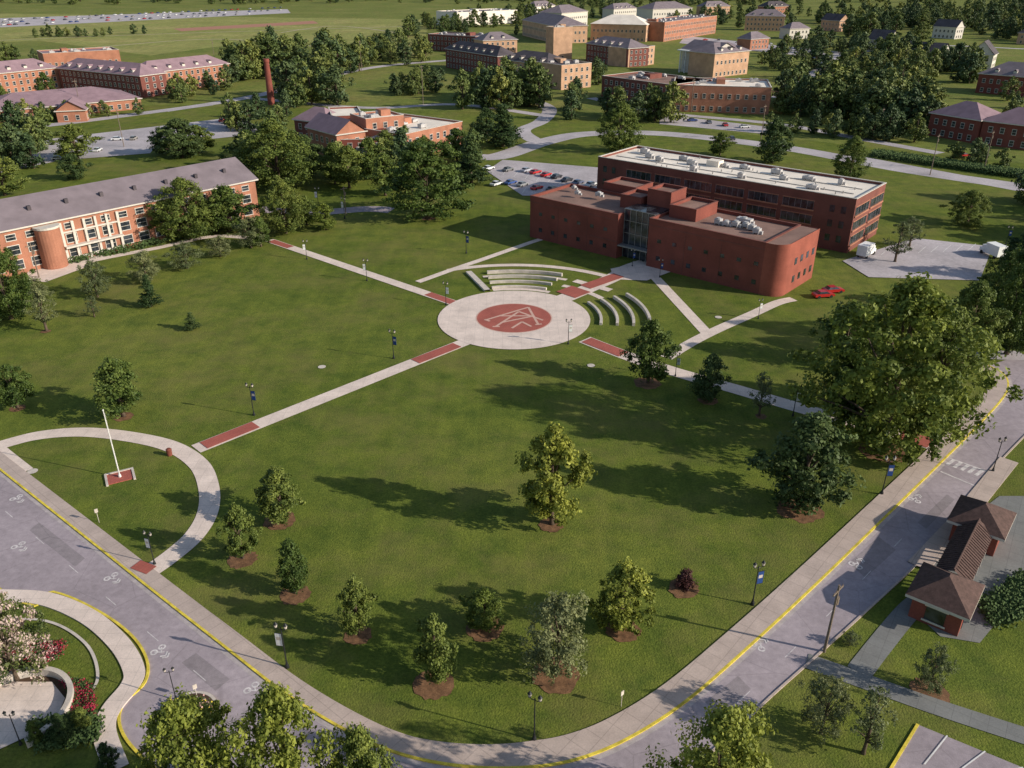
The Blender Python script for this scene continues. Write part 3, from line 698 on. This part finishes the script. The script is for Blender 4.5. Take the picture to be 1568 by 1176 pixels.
def gen(name, a, c, h, dep, wall, roof, kind='flat', rh=3.5, rows=3, sp_=3.6, ww=1.4, sides='FR'):
    b = from_px(name, a, c, h, dep); block(b, 0, b.L, 0, b.D, h, wall, roof, kind, rh)
    st = (h-.8)/rows
    windows(b, [(st*i+.9, st*i+.9+min(1.9, st*.55)) for i in range(rows)], sp_, ww, sides)
    if kind == 'flat' and b.L > 14:
        hvac(b, [(random.uniform(2, b.L-5), random.uniform(2, max(3, dep-4)), random.uniform(1.5, 3.5), 1.8, random.uniform(.9, 1.7)) for _ in range(int(b.L/6)+2)], h-.6)
        m = MB()
        x = random.uniform(2, b.L*.7); m.box(x, x+4, dep*.4, dep*.7, h-.6, h+1.6)
        m.obj('roof_plant_room', wall, b.e)
    elif kind == 'hip' and b.L > 26 and dep < 24:
        m = MB(); r = MB()
        for i in range(int(b.L/9)):
            x = 7+i*9
            if x > b.L-7: break
            m.box(x, x+1.8, 1.2, 4, h+.2, h+2.2); r.face([(x-.2, 1, h+2.2), (x+.9, 1, h+3), (x+.9, 5, h+3), (x-.2, 5, h+2.2)]); r.face([(x+.9, 1, h+3), (x+2, 1, h+2.2), (x+2, 5, h+2.2), (x+.9, 5, h+3)])
        m.obj('dormers', M_STONE, b.e); r.obj('dormer_roofs', roof, b.e)
    return b
for args in [
 ('brick_dormitory', (222, 112), (350, 97), 11, 16, M_BR_OR, M_RMAUVE, 'hip', 5),
 ('brick_dormitory', (88, 104), (214, 116), 11, 16, M_BR_DK, M_RMAUVE, 'hip', 5),  # wing in shadow: shade on its front put into the darker brick
 ('brick_dormitory', (-60, 118), (88, 103), 11, 16, M_BR_OR, M_RMAUVE, 'hip', 5),
 ('dining_hall', (-30, 172), (215, 150), 5, 34, M_BR_OR, M_RMAUVE, 'hip', 5, 1),
 ('dining_hall_wing', (85, 170), (130, 168), 5, 14, M_BR_OR, M_RMAUVE, 'gable', 4, 1),
 ('gymnasium', (65, 82), (182, 76), 9, 26, M_BR_OR, M_RMAUVE, 'flat', 3, 1),
 ('science_hall', (618, 206), (708, 186), 9, 40, M_BR_OR, M_RWHITE, 'flat', 3, 2),
 ('science_hall_wing', (522, 214), (612, 212), 7, 22, M_BR_RED, M_RWHITE, 'flat', 3, 2),
 ('science_hall_tower', (560, 182), (618, 176), 12.5, 14, M_BR_OR, M_RWHITE, 'flat', 3, 3),
 ('science_hall_rear', (508, 178), (556, 176), 11, 22, M_BR_RED, M_RWHITE, 'flat', 3, 3),
 ('entrance_annex', (545, 226), (598, 232), 4.5, 9, M_STONE, M_RWHITE, 'flat', 3, 1),
 ('gabled_hall', (470, 194), (515, 206), 9, 12, M_BR_OR, M_RMAUVE, 'gable', 4.5, 2),
 ('rear_hall', (450, 182), (500, 188), 8, 12, M_BR_DK, M_RMAUVE, 'hip', 4.5, 2),
 ('dormitory_block', (655, 52), (728, 56), 12, 25, M_BR_DK, M_RGREY, 'flat', 3, 3),
 ('dormitory_block', (682, 74), (762, 86), 12, 14, M_BR_DK, M_RDARK, 'hip', 5, 3),
 ('dormitory_block', (766, 90), (838, 99), 12, 20, M_BR_TAN, M_RDARK, 'hip', 5, 3),
 ('dormitory_block', (860, 100), (906, 96), 13, 34, M_BR_TAN, M_RDARK, 'flat', 3, 3),
 ('stair_tower', (848, 42), (877, 41), 22, 12, M_BR_TAN, M_RDARK, 'flat', 3, 1, 30),
 ('tan_hall', (740, 62), (792, 60), 12, 18, M_BR_TAN, M_RGREY, 'hip', 5, 3),
 ('arts_building', (922, 116), (1030, 130), 12, 30, M_BR_DK, M_RBRN, 'flat', 3, 3),
 ('arts_building', (1031, 130), (1182, 134), 12, 30, M_BR_OR, M_RWHITE, 'flat', 3, 2),
 ('fraternity_house', (1095, 82), (1148, 77), 14, 20, M_BR_TAN, M_RGREY, 'hip', 5, 2),
 ('dormitory_block', (898, 66), (962, 74), 12, 18, M_BR_DK, M_RGREY, 'hip', 5, 3),
 ('dormitory_block', (963, 74), (1003, 70), 12, 18, M_BR_TAN, M_RGREY, 'flat', 3, 3),
 ('apartment_block', (1018, 34), (1098, 24), 16, 30, M_BR_OR, M_RGREY, 'flat', 3, 3),
 ('apartment_block', (1142, 24), (1202, 25), 14, 20, M_BR_TAN, M_RGREY, 'hip', 6, 3),
 ('brick_house', (1426, 172), (1502, 184), 9, 17, M_BR_RED, M_RMAUVE, 'hip', 5, 2),
 ('brick_house', (1506, 184), (1590, 194), 9, 17, M_BR_RED, M_RMAUVE, 'hip', 5, 2),
 ('brick_house', (1500, 112), (1600, 120), 10, 20, M_BR_RED, M_RGREY, 'hip', 6, 2),
 ('white_house', (1385, 78), (1440, 82), 9, 16, M_STONE, M_RDARK, 'gable', 6, 2),
 ('white_house', (1484, 82), (1522, 84), 9, 16, M_STONE, M_RDARK, 'gable', 8, 2),
 ('white_house', (1330, 60), (1362, 62), 9, 14, M_STONE, M_RDARK, 'gable', 7, 2),
 ('warehouse', (700, 19), (792, 15), 14, 40, M_RWHITE, M_RGREY, 'flat', 3, 1, 12),
 ('apartment_block', (905, 36), (990, 38), 14, 30, M_BR_TAN, M_RWHITE, 'hip', 7, 2),
 ('apartment_block', (860, 20), (900, 17), 14, 30, M_STONE, M_RGREY, 'hip', 7, 2),
 ('apartment_block', (800, 30), (850, 40), 14, 30, M_BR_TAN, M_RGREY, 'hip', 7, 2),
 ('apartment_block', (1000, 14), (1060, 12), 14, 30, M_STONE, M_RGREY, 'hip', 7, 2),
 ('suburban_house', (1210, 44), (1240, 43), 9, 14, M_STONE, M_RGREY, 'hip', 5, 2),
 ('suburban_house', (1258, 30), (1286, 32), 10, 14, M_BR_TAN, M_RDARK, 'gable', 6, 2),
 ('suburban_house', (1150, 60), (1178, 58), 8, 14, M_BR_OR, M_RGREY, 'hip', 5, 2),
 ('suburban_house', (1430, 40), (1465, 42), 10, 14, M_STONE, M_RDARK, 'gable', 6, 2),
 ('suburban_house', (940, 14), (975, 12), 11, 18, M_STONE, M_RGREY, 'hip', 6, 2),
 ('suburban_house', (1080, 10), (1118, 9), 11, 18, M_BR_TAN, M_RGREY, 'hip', 6, 2),
 ('suburban_house', (1175, 10), (1210, 9), 11, 18, M_BR_OR, M_RDARK, 'hip', 6, 2),
 ('suburban_house', (820, 10), (850, 8), 11, 18, M_RWHITE, M_RGREY, 'hip', 6, 2),
 ('suburban_house', (1560, 50), (1600, 52), 9, 14, M_BR_TAN, M_RDARK, 'hip', 6, 2),
 ]:
    gen(*args)
b = from_px('columned_house', (1045, 74), (1093, 80), 14, 20); block(b, 0, b.L, 0, b.D, 14, M_STONE, M_RGREY, 'gable', 5)
windows(b, [(2, 4.5), (7, 9.5)], 4, 1.4, 'F')
m = MB()
for i in range(6): 
    x = b.L*(.08+.168*i); m.tube([(x, -3, 0), (x, -3, 13)], [.6, .5], 10)
m.box(-.3, b.L+.3, -4, -.01, 13, 13.6); m.obj('portico_columns', M_WHITE, b.e)
b = from_px('arcade', (1085, 134), (1180, 137), 6.5, 3); m = MB()
x = 0
while x < b.L:
    m.box(x, x+1, 0, 1, 0, 4.4)
    for i in range(8):
        t0, t1 = math.pi*i/8, math.pi*(i+1)/8; c = x+1+1.6; r = 1.6
        m.face([(c-r*math.cos(t0), 0, 4.4+r*math.sin(t0)), (c-r*math.cos(t1), 0, 4.4+r*math.sin(t1)), (c-r*math.cos(t1), 0, 6.2), (c-r*math.cos(t0), 0, 6.2)])
    x += 4.2
m.box(0, b.L, 0, 3, 6.2, 6.6); m.obj('arches', M_BR_TAN, b.e); b.e.location.y -= 3
X, Y = W(416, 160); m = MB(); h = HT(416, 160, 90)
m.tube([(X, Y, 0), (X, Y, h*.93), (X, Y, h*.93), (X, Y, h)], [1.8, 1.25, 1.5, 1.45], 20); m.obj('brick_chimney', M_BR_RED, smooth=False)
# pavilions
O = W(1400, 908, 3.3); b = Bld('brick_pavilion', O, (.78, -.626), 5, 5, 3.3)
block(b, 0, 5, 0, 5.5, 3.3, M_BR_RED, M_RTILE, 'hip', 2.0)
block(b, 0, 5, 17, 22.5, 3.3, M_BR_RED, M_RTILE, 'hip', 2.0, tag='_far')
m = MB(); m.face([(.6, 5.3, 3.0), (2.5, 5.3, 4.3), (2.5, 17.2, 4.3), (.6, 17.2, 3.0)][::-1]); m.face([(2.5, 5.3, 4.3), (4.4, 5.3, 3.0), (4.4, 17.2, 3.0), (2.5, 17.2, 4.3)][::-1]); m.obj('canopy_roof', M_RTILE, b.e)
m = MB()
for i in range(22):
    y = 5.9+i*.5; m.box(.55, .65, y, y+.05, 2.95, 3.04); m.tube([(.6, y, 3.05), (2.5, y, 4.35)], [.05, .05], 5); m.tube([(2.5, y, 4.35), (4.4, y, 3.05)], [.05, .05], 5)
m.tube([(2.5, 5.3, 4.36), (2.5, 17.2, 4.36)], [.12, .12], 6)
m.obj('roof_battens', M_RTILE, b.e)
m = MB()
for i in range(6):
    for x in (.9, 4.0): m.box(x, x+.25, 6.3+i*1.9, 6.55+i*1.9, 0, 3.0)
m.obj('canopy_posts', M_STONE, b.e)
m = MB(); m.box(1.5, 3.5, -.06, -.001, .6, 2.4); m.box(-.06, -.001, 1.8, 3.6, .6, 2.4); m.box(5.001, 5.06, 1.5, 3.5, 0, 2.2); m.obj('windows', M_GLASS, b.e)
m = MB(); m.box(1.3, 3.7, -.14, -.061, 2.4, 2.6); m.box(1.3, 3.7, -.14, -.061, .4, .6); m.obj('trim', M_STONE, b.e)
# ---------------------------------------------------------------- street lamps
def lampmesh(kind):
    m = MB()
    m.tube([(0, 0, 0), (0, 0, .35), (0, 0, .5), (0, 0, .9)], [.22, .18, .12, .075], 10)
    m.tube([(0, 0, .9), (0, 0, 5.2)], [.07, .05], 8)
    m.tube([(-.5, 0, 5.05), (-.25, 0, 4.9), (0, 0, 5.0), (.25, 0, 4.9), (.5, 0, 5.05)], [.035]*5, 6)
    for x in (-.5, .5):
        m.tube([(x, 0, 5.05), (x, 0, 5.15)], [.1, .15], 8)
        m.tube([(x, 0, 5.5), (x, 0, 5.62), (x, 0, 5.8)], [.22, .13, .02], 8)
    if kind != 'n':
        m.box(0, .8, -.02, .02, 4.35, 4.4); m.box(0, .8, -.02, .02, 2.75, 2.8)
    m.cm = 1
    for x in (-.5, .5): m.tube([(x, 0, 5.15), (x, 0, 5.5)], [.12, .2], 8)
    if kind != 'n':
        m.cm = 2
        m.box(.1, .75, -.012, .012, 2.8, 4.35)
        m.cm = 1; m.box(.2, .65, -.016, .016, 3.5, 3.9)
    me = m.obj('lamp_tmp', [M_BLACK, M_SEAT, M_BANW if kind == 'w' else M_BLUE])
    d = me.data; bpy.data.objects.remove(me); return d
LM = {k: lampmesh(k) for k in 'bwn'}
for x, y, t, k in [(470, 397, 366, 'w'), (562, 430, 395, 'w'), (714, 388, 352, 'b'), (683, 467, 430, 'w'), (870, 527, 487, 'w'), (603, 549, 503, 'b'), (389, 636, 585, 'b'), (1034, 576, 538, 'w'), (1161, 488, 458, 'w'), (1214, 637, 588, 'w'), (1350, 757, 696, 'b'), (1152, 926, 858, 'b'), (818, 1133, 1060, 'n'), (440, 1022, 952, 'w'), (237, 864, 812, 'w'), (528, 335, 300, 'w'), (1010, 425, 395, 'b'), (968, 408, 380, 'b'), (488, 318, 285, 'w'), (270, 1072, 1036, 'n'), (32, 1140, 1110, 'n'), (1520, 722, 668, 'n'), (1540, 375, 345, 'b'), (1000, 300, 275, 'b')]:
    X, Y = W(x, y); o = bpy.data.objects.new('street_lamp', LM[k]); S.collection.objects.link(o)
    o.location = (X, Y, 0); h = HT(x, y, t); s = min(1.25, max(.75, h/5.9)); o.scale = (s, s, s); o.rotation_euler = (0, 0, random.uniform(-.5, .3)+(math.pi if k == 'w' and x < 600 else 0))
# flagpole
X, Y = W(184, 731); m = MB(); h = HT(184, 731, 630)
m.tube([(X, Y, 0), (X, Y, .5), (X, Y, .5), (X, Y, h)], [.2, .18, .09, .05], 10); m.tube([(X, Y, h), (X, Y, h+.2), (X, Y, h+.3)], [.05, .12, .04], 8)
m.tube([(X+.1, Y, 1.2), (X+.12, Y, h-.2)], [.015, .015], 4); m.obj('flagpole', M_WHITE)
m = MB(); m.box(-1.6, 1.6, -1.3, 1.3, 0, .12); o = m.obj('flagpole_plinth', M_PAVER); o.location = (X, Y, 0); o.rotation_euler = (0, 0, .5)
m = MB(); m.box(-1.9, -1.6, -1.6, 1.6, 0, .22); m.box(1.6, 1.9, -1.6, 1.6, 0, .22); m.box(-1.6, 1.6, 1.3, 1.6, 0, .22); o = m.obj('flagpole_surround', M_SEAT); o.location = (X, Y, 0); o.rotation_euler = (0, 0, .5)
def upole(x, y, t):
    X, Y = W(x, y); h = HT(x, y, t); m = MB()
    m.tube([(0, 0, 0), (0, 0, h)], [.17, .11], 8); m.box(-1.1, 1.1, -.06, .06, h-.8, h-.65)
    for q in (-1, -.4, .4, 1): m.tube([(q, 0, h-.65), (q, 0, h-.45)], [.05, .04], 6)
    m.tube([(.3, 0, h-2.6), (.3, 0, h-1.7)], [.22, .22], 8)
    o = m.obj('utility_pole', M_POLE); o.location = (X, Y, 0); o.rotation_euler = (0, 0, .8)
for q in ((1262, 998, 896), (1424, 268, 205), (1506, 262, 200), (1345, 210, 165), (1058, 172, 120), (648, 160, 100), (190, 225, 165), (530, 330, 285), (1165, 215, 160), (125, 172, 122), (554, 110, 62), (60, 425, 372), (745, 150, 110), (330, 100, 60)):
    upole(*q)
def bin_(x, y):
    X, Y = W(x, y); m = MB(); m.tube([(0, 0, 0), (0, 0, .9), (0, 0, .95), (0, 0, 1.15)], [.36, .4, .43, .25], 14); o = m.obj('litter_bin', simple('bin_brown', (.20, .06, .04))); o.location = (X, Y, 0)
bin_(260, 697); bin_(1395, 700)
for x, y in ((493, 562), (1100, 486), (50, 722), (905, 560)): disc('manhole_cover', W(x, y), .7, M_SEAT, nextz(.03), 20)
def sign(x, y, h=2.1, name='road_sign'):
    X, Y = W(x, y); m = MB(); m.tube([(0, 0, 0), (0, 0, h)], [.035, .035], 6); m.box(-.2, .2, -.05, -.02, h-.55, h)
    m.box(-.17, .17, -.06, -.051, h-.51, h-.04); o = m.obj(name, M_SEAT); o.location = (X, Y, 0); o.rotation_euler = (0, 0, .7)
for q in ((951, 1082), (303, 1072), (152, 800), (1390, 712)): sign(*q)
# ---------------------------------------------------------------- garden bottom left
path('garden_lawn_edge', [(-60, 960), (60, 950), (130, 985), (150, 1040), (120, 1080)], .3, M_SEAT, .09)
poly('flower_bed', [(-40, 1010), (40, 1020), (90, 1030), (130, 1045), (145, 1090), (140, 1130), (80, 1140), (60, 1100), (-40, 1080)], M_SOIL, z=.02)
poly('garden_plaza', [(-60, 1075), (20, 1045), (80, 1045), (100, 1070), (85, 1105), (50, 1125), (-60, 1176)], M_CONC, z=.10)
cW = W(25, 1092)
m = MB()
A = [(cW[0]+4.6*math.cos(t), cW[1]+4.6*math.sin(t)) for t in np.linspace(-.9, 2.6, 26)]; B = [(cW[0]+5.1*math.cos(t), cW[1]+5.1*math.sin(t)) for t in np.linspace(-.9, 2.6, 26)]
for i in range(25):
    m.face([(*A[i], .9), (*B[i], .9), (*B[i+1], .9), (*A[i+1], .9)]); m.face([(*A[i], 0), (*A[i], .9), (*A[i+1], .9), (*A[i+1], 0)]); m.face([(*B[i], 0), (*B[i+1], 0), (*B[i+1], .9), (*B[i], .9)])
for i in (0, 25): m.face([(*A[i], 0), (*B[i], 0), (*B[i], .9), (*A[i], .9)])
m.obj('curved_garden_wall', M_SEAT)
def plants(name, P, n, s, mats, h=.5):
    m = MB(); xs = [p[0] for p in P]; ys = [p[1] for p in P]; k = 0
    while k < n:
        x, y = random.uniform(min(xs), max(xs)), random.uniform(min(ys), max(ys))
        if not pip(x, y, P): continue
        X, Y = W(x, y); k += 1; m.cm = random.randrange(len(mats))
        for _ in range(26):
            c = Vector((X+random.gauss(0, s*.4), Y+random.gauss(0, s*.4), random.uniform(.08, h))); a = Vector((random.gauss(0, 1), random.gauss(0, 1), random.gauss(0, .6))).normalized()*s*.16; q = a.orthogonal().normalized()*s*.16
            m.face([c-a, c-q, c+a, c+q])
    return m.obj(name, mats)
gl = simple('shrub_green', (.075, .12, .035), .3, 3)
plants('flower_bed_planting', [(95, 1035), (140, 1050), (145, 1100), (110, 1112), (112, 1075)], 180, .5, [M_RED, M_RED, gl, gl])
plants('flower_bed_planting', [(0, 1010), (60, 985), (105, 985), (90, 1010), (20, 1035)], 220, .5, [M_RED, gl, gl, M_PINK])
plants('shrub_border', [(50, 1110), (150, 1100), (150, 1135), (60, 1150)], 180, .8, [gl], .9)
isl = W(290, 1092)
disc('traffic_island', isl, 2.6, M_SEAT, .14, 30); disc('island_soil', isl, 2.3, M_SOIL, .15, 30)
plants('island_planting', [(262, 1078), (318, 1078), (325, 1108), (265, 1108)], 120, .6, [gl, gl, gl, M_PINK, M_YEL], .7)
m = MB()
for i in range(26):
    a0, a1 = 2*math.pi*i/26, 2*math.pi*(i+1)/26
    m.face([(isl[0]+2.6*math.cos(a0), isl[1]+2.6*math.sin(a0), 0), (isl[0]+2.6*math.cos(a1), isl[1]+2.6*math.sin(a1), 0), (isl[0]+2.6*math.cos(a1), isl[1]+2.6*math.sin(a1), .139), (isl[0]+2.6*math.cos(a0), isl[1]+2.6*math.sin(a0), .139)])
m.obj('island_kerb', M_YEL)
plants('pavilion_shrubs', [(1500, 925), (1568, 880), (1600, 930), (1520, 965)], 200, .9, [gl], 1.1)
plants('hedge', [(1335, 234), (1568, 268), (1568, 275), (1335, 241)], 700, 1.4, [gl], 2.0)
plants('hall_foundation_shrubs', [(90, 398), (240, 368), (350, 345), (352, 352), (240, 377), (92, 408)], 160, 1.3, [gl], 1.3)
# ---------------------------------------------------------------- cars
def carmesh():
    m = MB(); m.cm = 0; w = .92
    prof = [(-2.25, .35), (2.2, .35), (2.28, .62), (2.1, .80), (1.15, .95), (-1.6, .98), (-2.2, .92), (-2.3, .6)]
    m.face([(x, -w, z) for x, z in prof]); m.face([(x, w, z) for x, z in prof][::-1])
    for i in range(len(prof)):
        a, c = prof[i], prof[(i+1) % len(prof)]; m.face([(a[0], -w, a[1]), (a[0], w, a[1]), (c[0], w, c[1]), (c[0], -w, c[1])])
    m.cm = 1; wl, wh = .86, .68
    for s in (-1, 1): m.face([(1.1, s*wl, .94), (-1.7, s*wl, .96), (-1.15, s*wh, 1.42), (.35, s*wh, 1.42)])
    m.face([(1.1, -wl, .94), (1.1, wl, .94), (.35, wh, 1.42), (.35, -wh, 1.42)]); m.face([(-1.7, -wl, .96), (-1.7, wl, .96), (-1.15, wh, 1.42), (-1.15, -wh, 1.42)])
    m.cm = 0; m.box(-1.17, .37, -.7, .7, 1.42, 1.46)
    m.cm = 2
    for x in (-1.4, 1.4):
        for s in (-1, 1): m.tube([(x, s*.74, .33), (x, s*.95, .33)], [.33, .33], 12)
    o = m.obj('car_tmp', [M_CAR, M_GLASS, M_TYRE]); d = o.data; bpy.data.objects.remove(o); return d
CARM = carmesh()
COLS = [(.75, .75, .75), (.5, .5, .52), (.04, .04, .045), (.12, .13, .15), (.45, .02, .02), (.03, .06, .2), (.7, .7, .68), (.3, .28, .25)]
def car(x, y, ang, col=None, parent=None, sc=1):
    X, Y = W(x, y); o = bpy.data.objects.new('parked_car', CARM); S.collection.objects.link(o)
    o.location = (X, Y, .07); o.rotation_euler = (0, 0, ang); o.color = (*(col or random.choice(COLS)), 1); o.scale = (sc,)*3
    if parent: o.parent = parent
red = (.5, .02, .02); wh = (.8, .8, .8); dk = (.03, .03, .04)
for x, y, c in ((760, 284, wh), (748, 260, wh), (778, 262, (.2, .2, .2)), (806, 263, (.45, .45, .5)), (820, 266, red), (836, 270, red), (852, 273, dk), (868, 278, dk), (885, 282, (.1, .12, .2)), (905, 285, wh), (800, 285, (.3, .3, .3)), (782, 282, (.05, .1, .3)), (822, 290, red), (846, 292, dk)):
    car(x, y, .9+random.uniform(-.05, .05), c)
for x, y in ((352, 195), (340, 186), (300, 196), (180, 215), (205, 214), (90, 245), (75, 222), (1235, 87), (1245, 90), (1265, 92), (1180, 68), (1195, 70), (1100, 62), (1130, 66), (1475, 240), (1120, 214), (1260, 455), (1275, 448), (1060, 186), (1085, 189), (1110, 193), (1140, 196), (120, 228), (150, 232), (260, 200), (1210, 76), (1150, 70), (1080, 62)): car(x, y, random.choice((.2, 1.6)))
e = empty('far_car_park_vehicles')
for r in range(3):
    for i in range(46):
        x = 5+i*9.4+r; y = 39-r*4-i*.42
        if random.random() < .7: car(x, y, 1.4, parent=e, sc=1.2)
def truck(x, y, ang):
    X, Y = W(x, y); m = MB(); m.box(-3.2, 1.0, -1.2, 1.2, .7, 3.2); m.box(1.2, 2.9, -1.05, 1.05, .6, 1.5); m.box(1.2, 2.3, -1.0, 1.0, 1.501, 2.3)
    m.cm = 1; m.box(2.301, 2.36, -.9, .9, 1.55, 2.2); m.cm = 2
    for q in (-2.2, 2.1):
        for s in (-1, 1): m.tube([(q, s*.85, .45), (q, s*1.12, .45)], [.45, .45], 12)
    o = m.obj('box_truck', [M_BANW, M_GLASS, M_TYRE]); o.location = (X, Y, .08); o.rotation_euler = (0, 0, ang)
truck(1326, 392, .8); truck(1517, 392, 1.8)
# ---------------------------------------------------------------- light
el = math.radians(23.5); az = math.radians(-18)
d = Vector((math.cos(az)*math.cos(el), math.sin(az)*math.cos(el), math.sin(el)))
L = bpy.data.lights.new('sun', 'SUN'); L.energy = 5.0; L.angle = math.radians(.5); L.color = (1, .92, .80)
o = bpy.data.objects.new('sun', L); S.collection.objects.link(o); o.rotation_euler = d.to_track_quat('Z', 'Y').to_euler()
w = bpy.data.worlds.new('World'); S.world = w; w.use_nodes = True; nt = w.node_tree; nt.nodes.clear()
sk = nt.nodes.new('ShaderNodeTexSky'); sk.sky_type = 'NISHITA'; sk.sun_disc = False; sk.sun_elevation = el; sk.sun_rotation = math.pi/2-az
bg = nt.nodes.new('ShaderNodeBackground'); bg.inputs[1].default_value = .12; ow = nt.nodes.new('ShaderNodeOutputWorld')
nt.links.new(sk.outputs[0], bg.inputs[0]); nt.links.new(bg.outputs[0], ow.inputs[0])
cam = bpy.data.cameras.new('camera'); co = bpy.data.objects.new('camera', cam); S.collection.objects.link(co); S.camera = co
co.location = (0, 0, CH); co.rotation_euler = (math.pi/2-PITCH, 0, 0); cam.sensor_width = 36; cam.lens = 36*F/1568; cam.clip_end = 12000; cam.clip_start = .5
S.view_settings.view_transform = 'Standard'; S.view_settings.look = 'None'; S.view_settings.exposure = 0
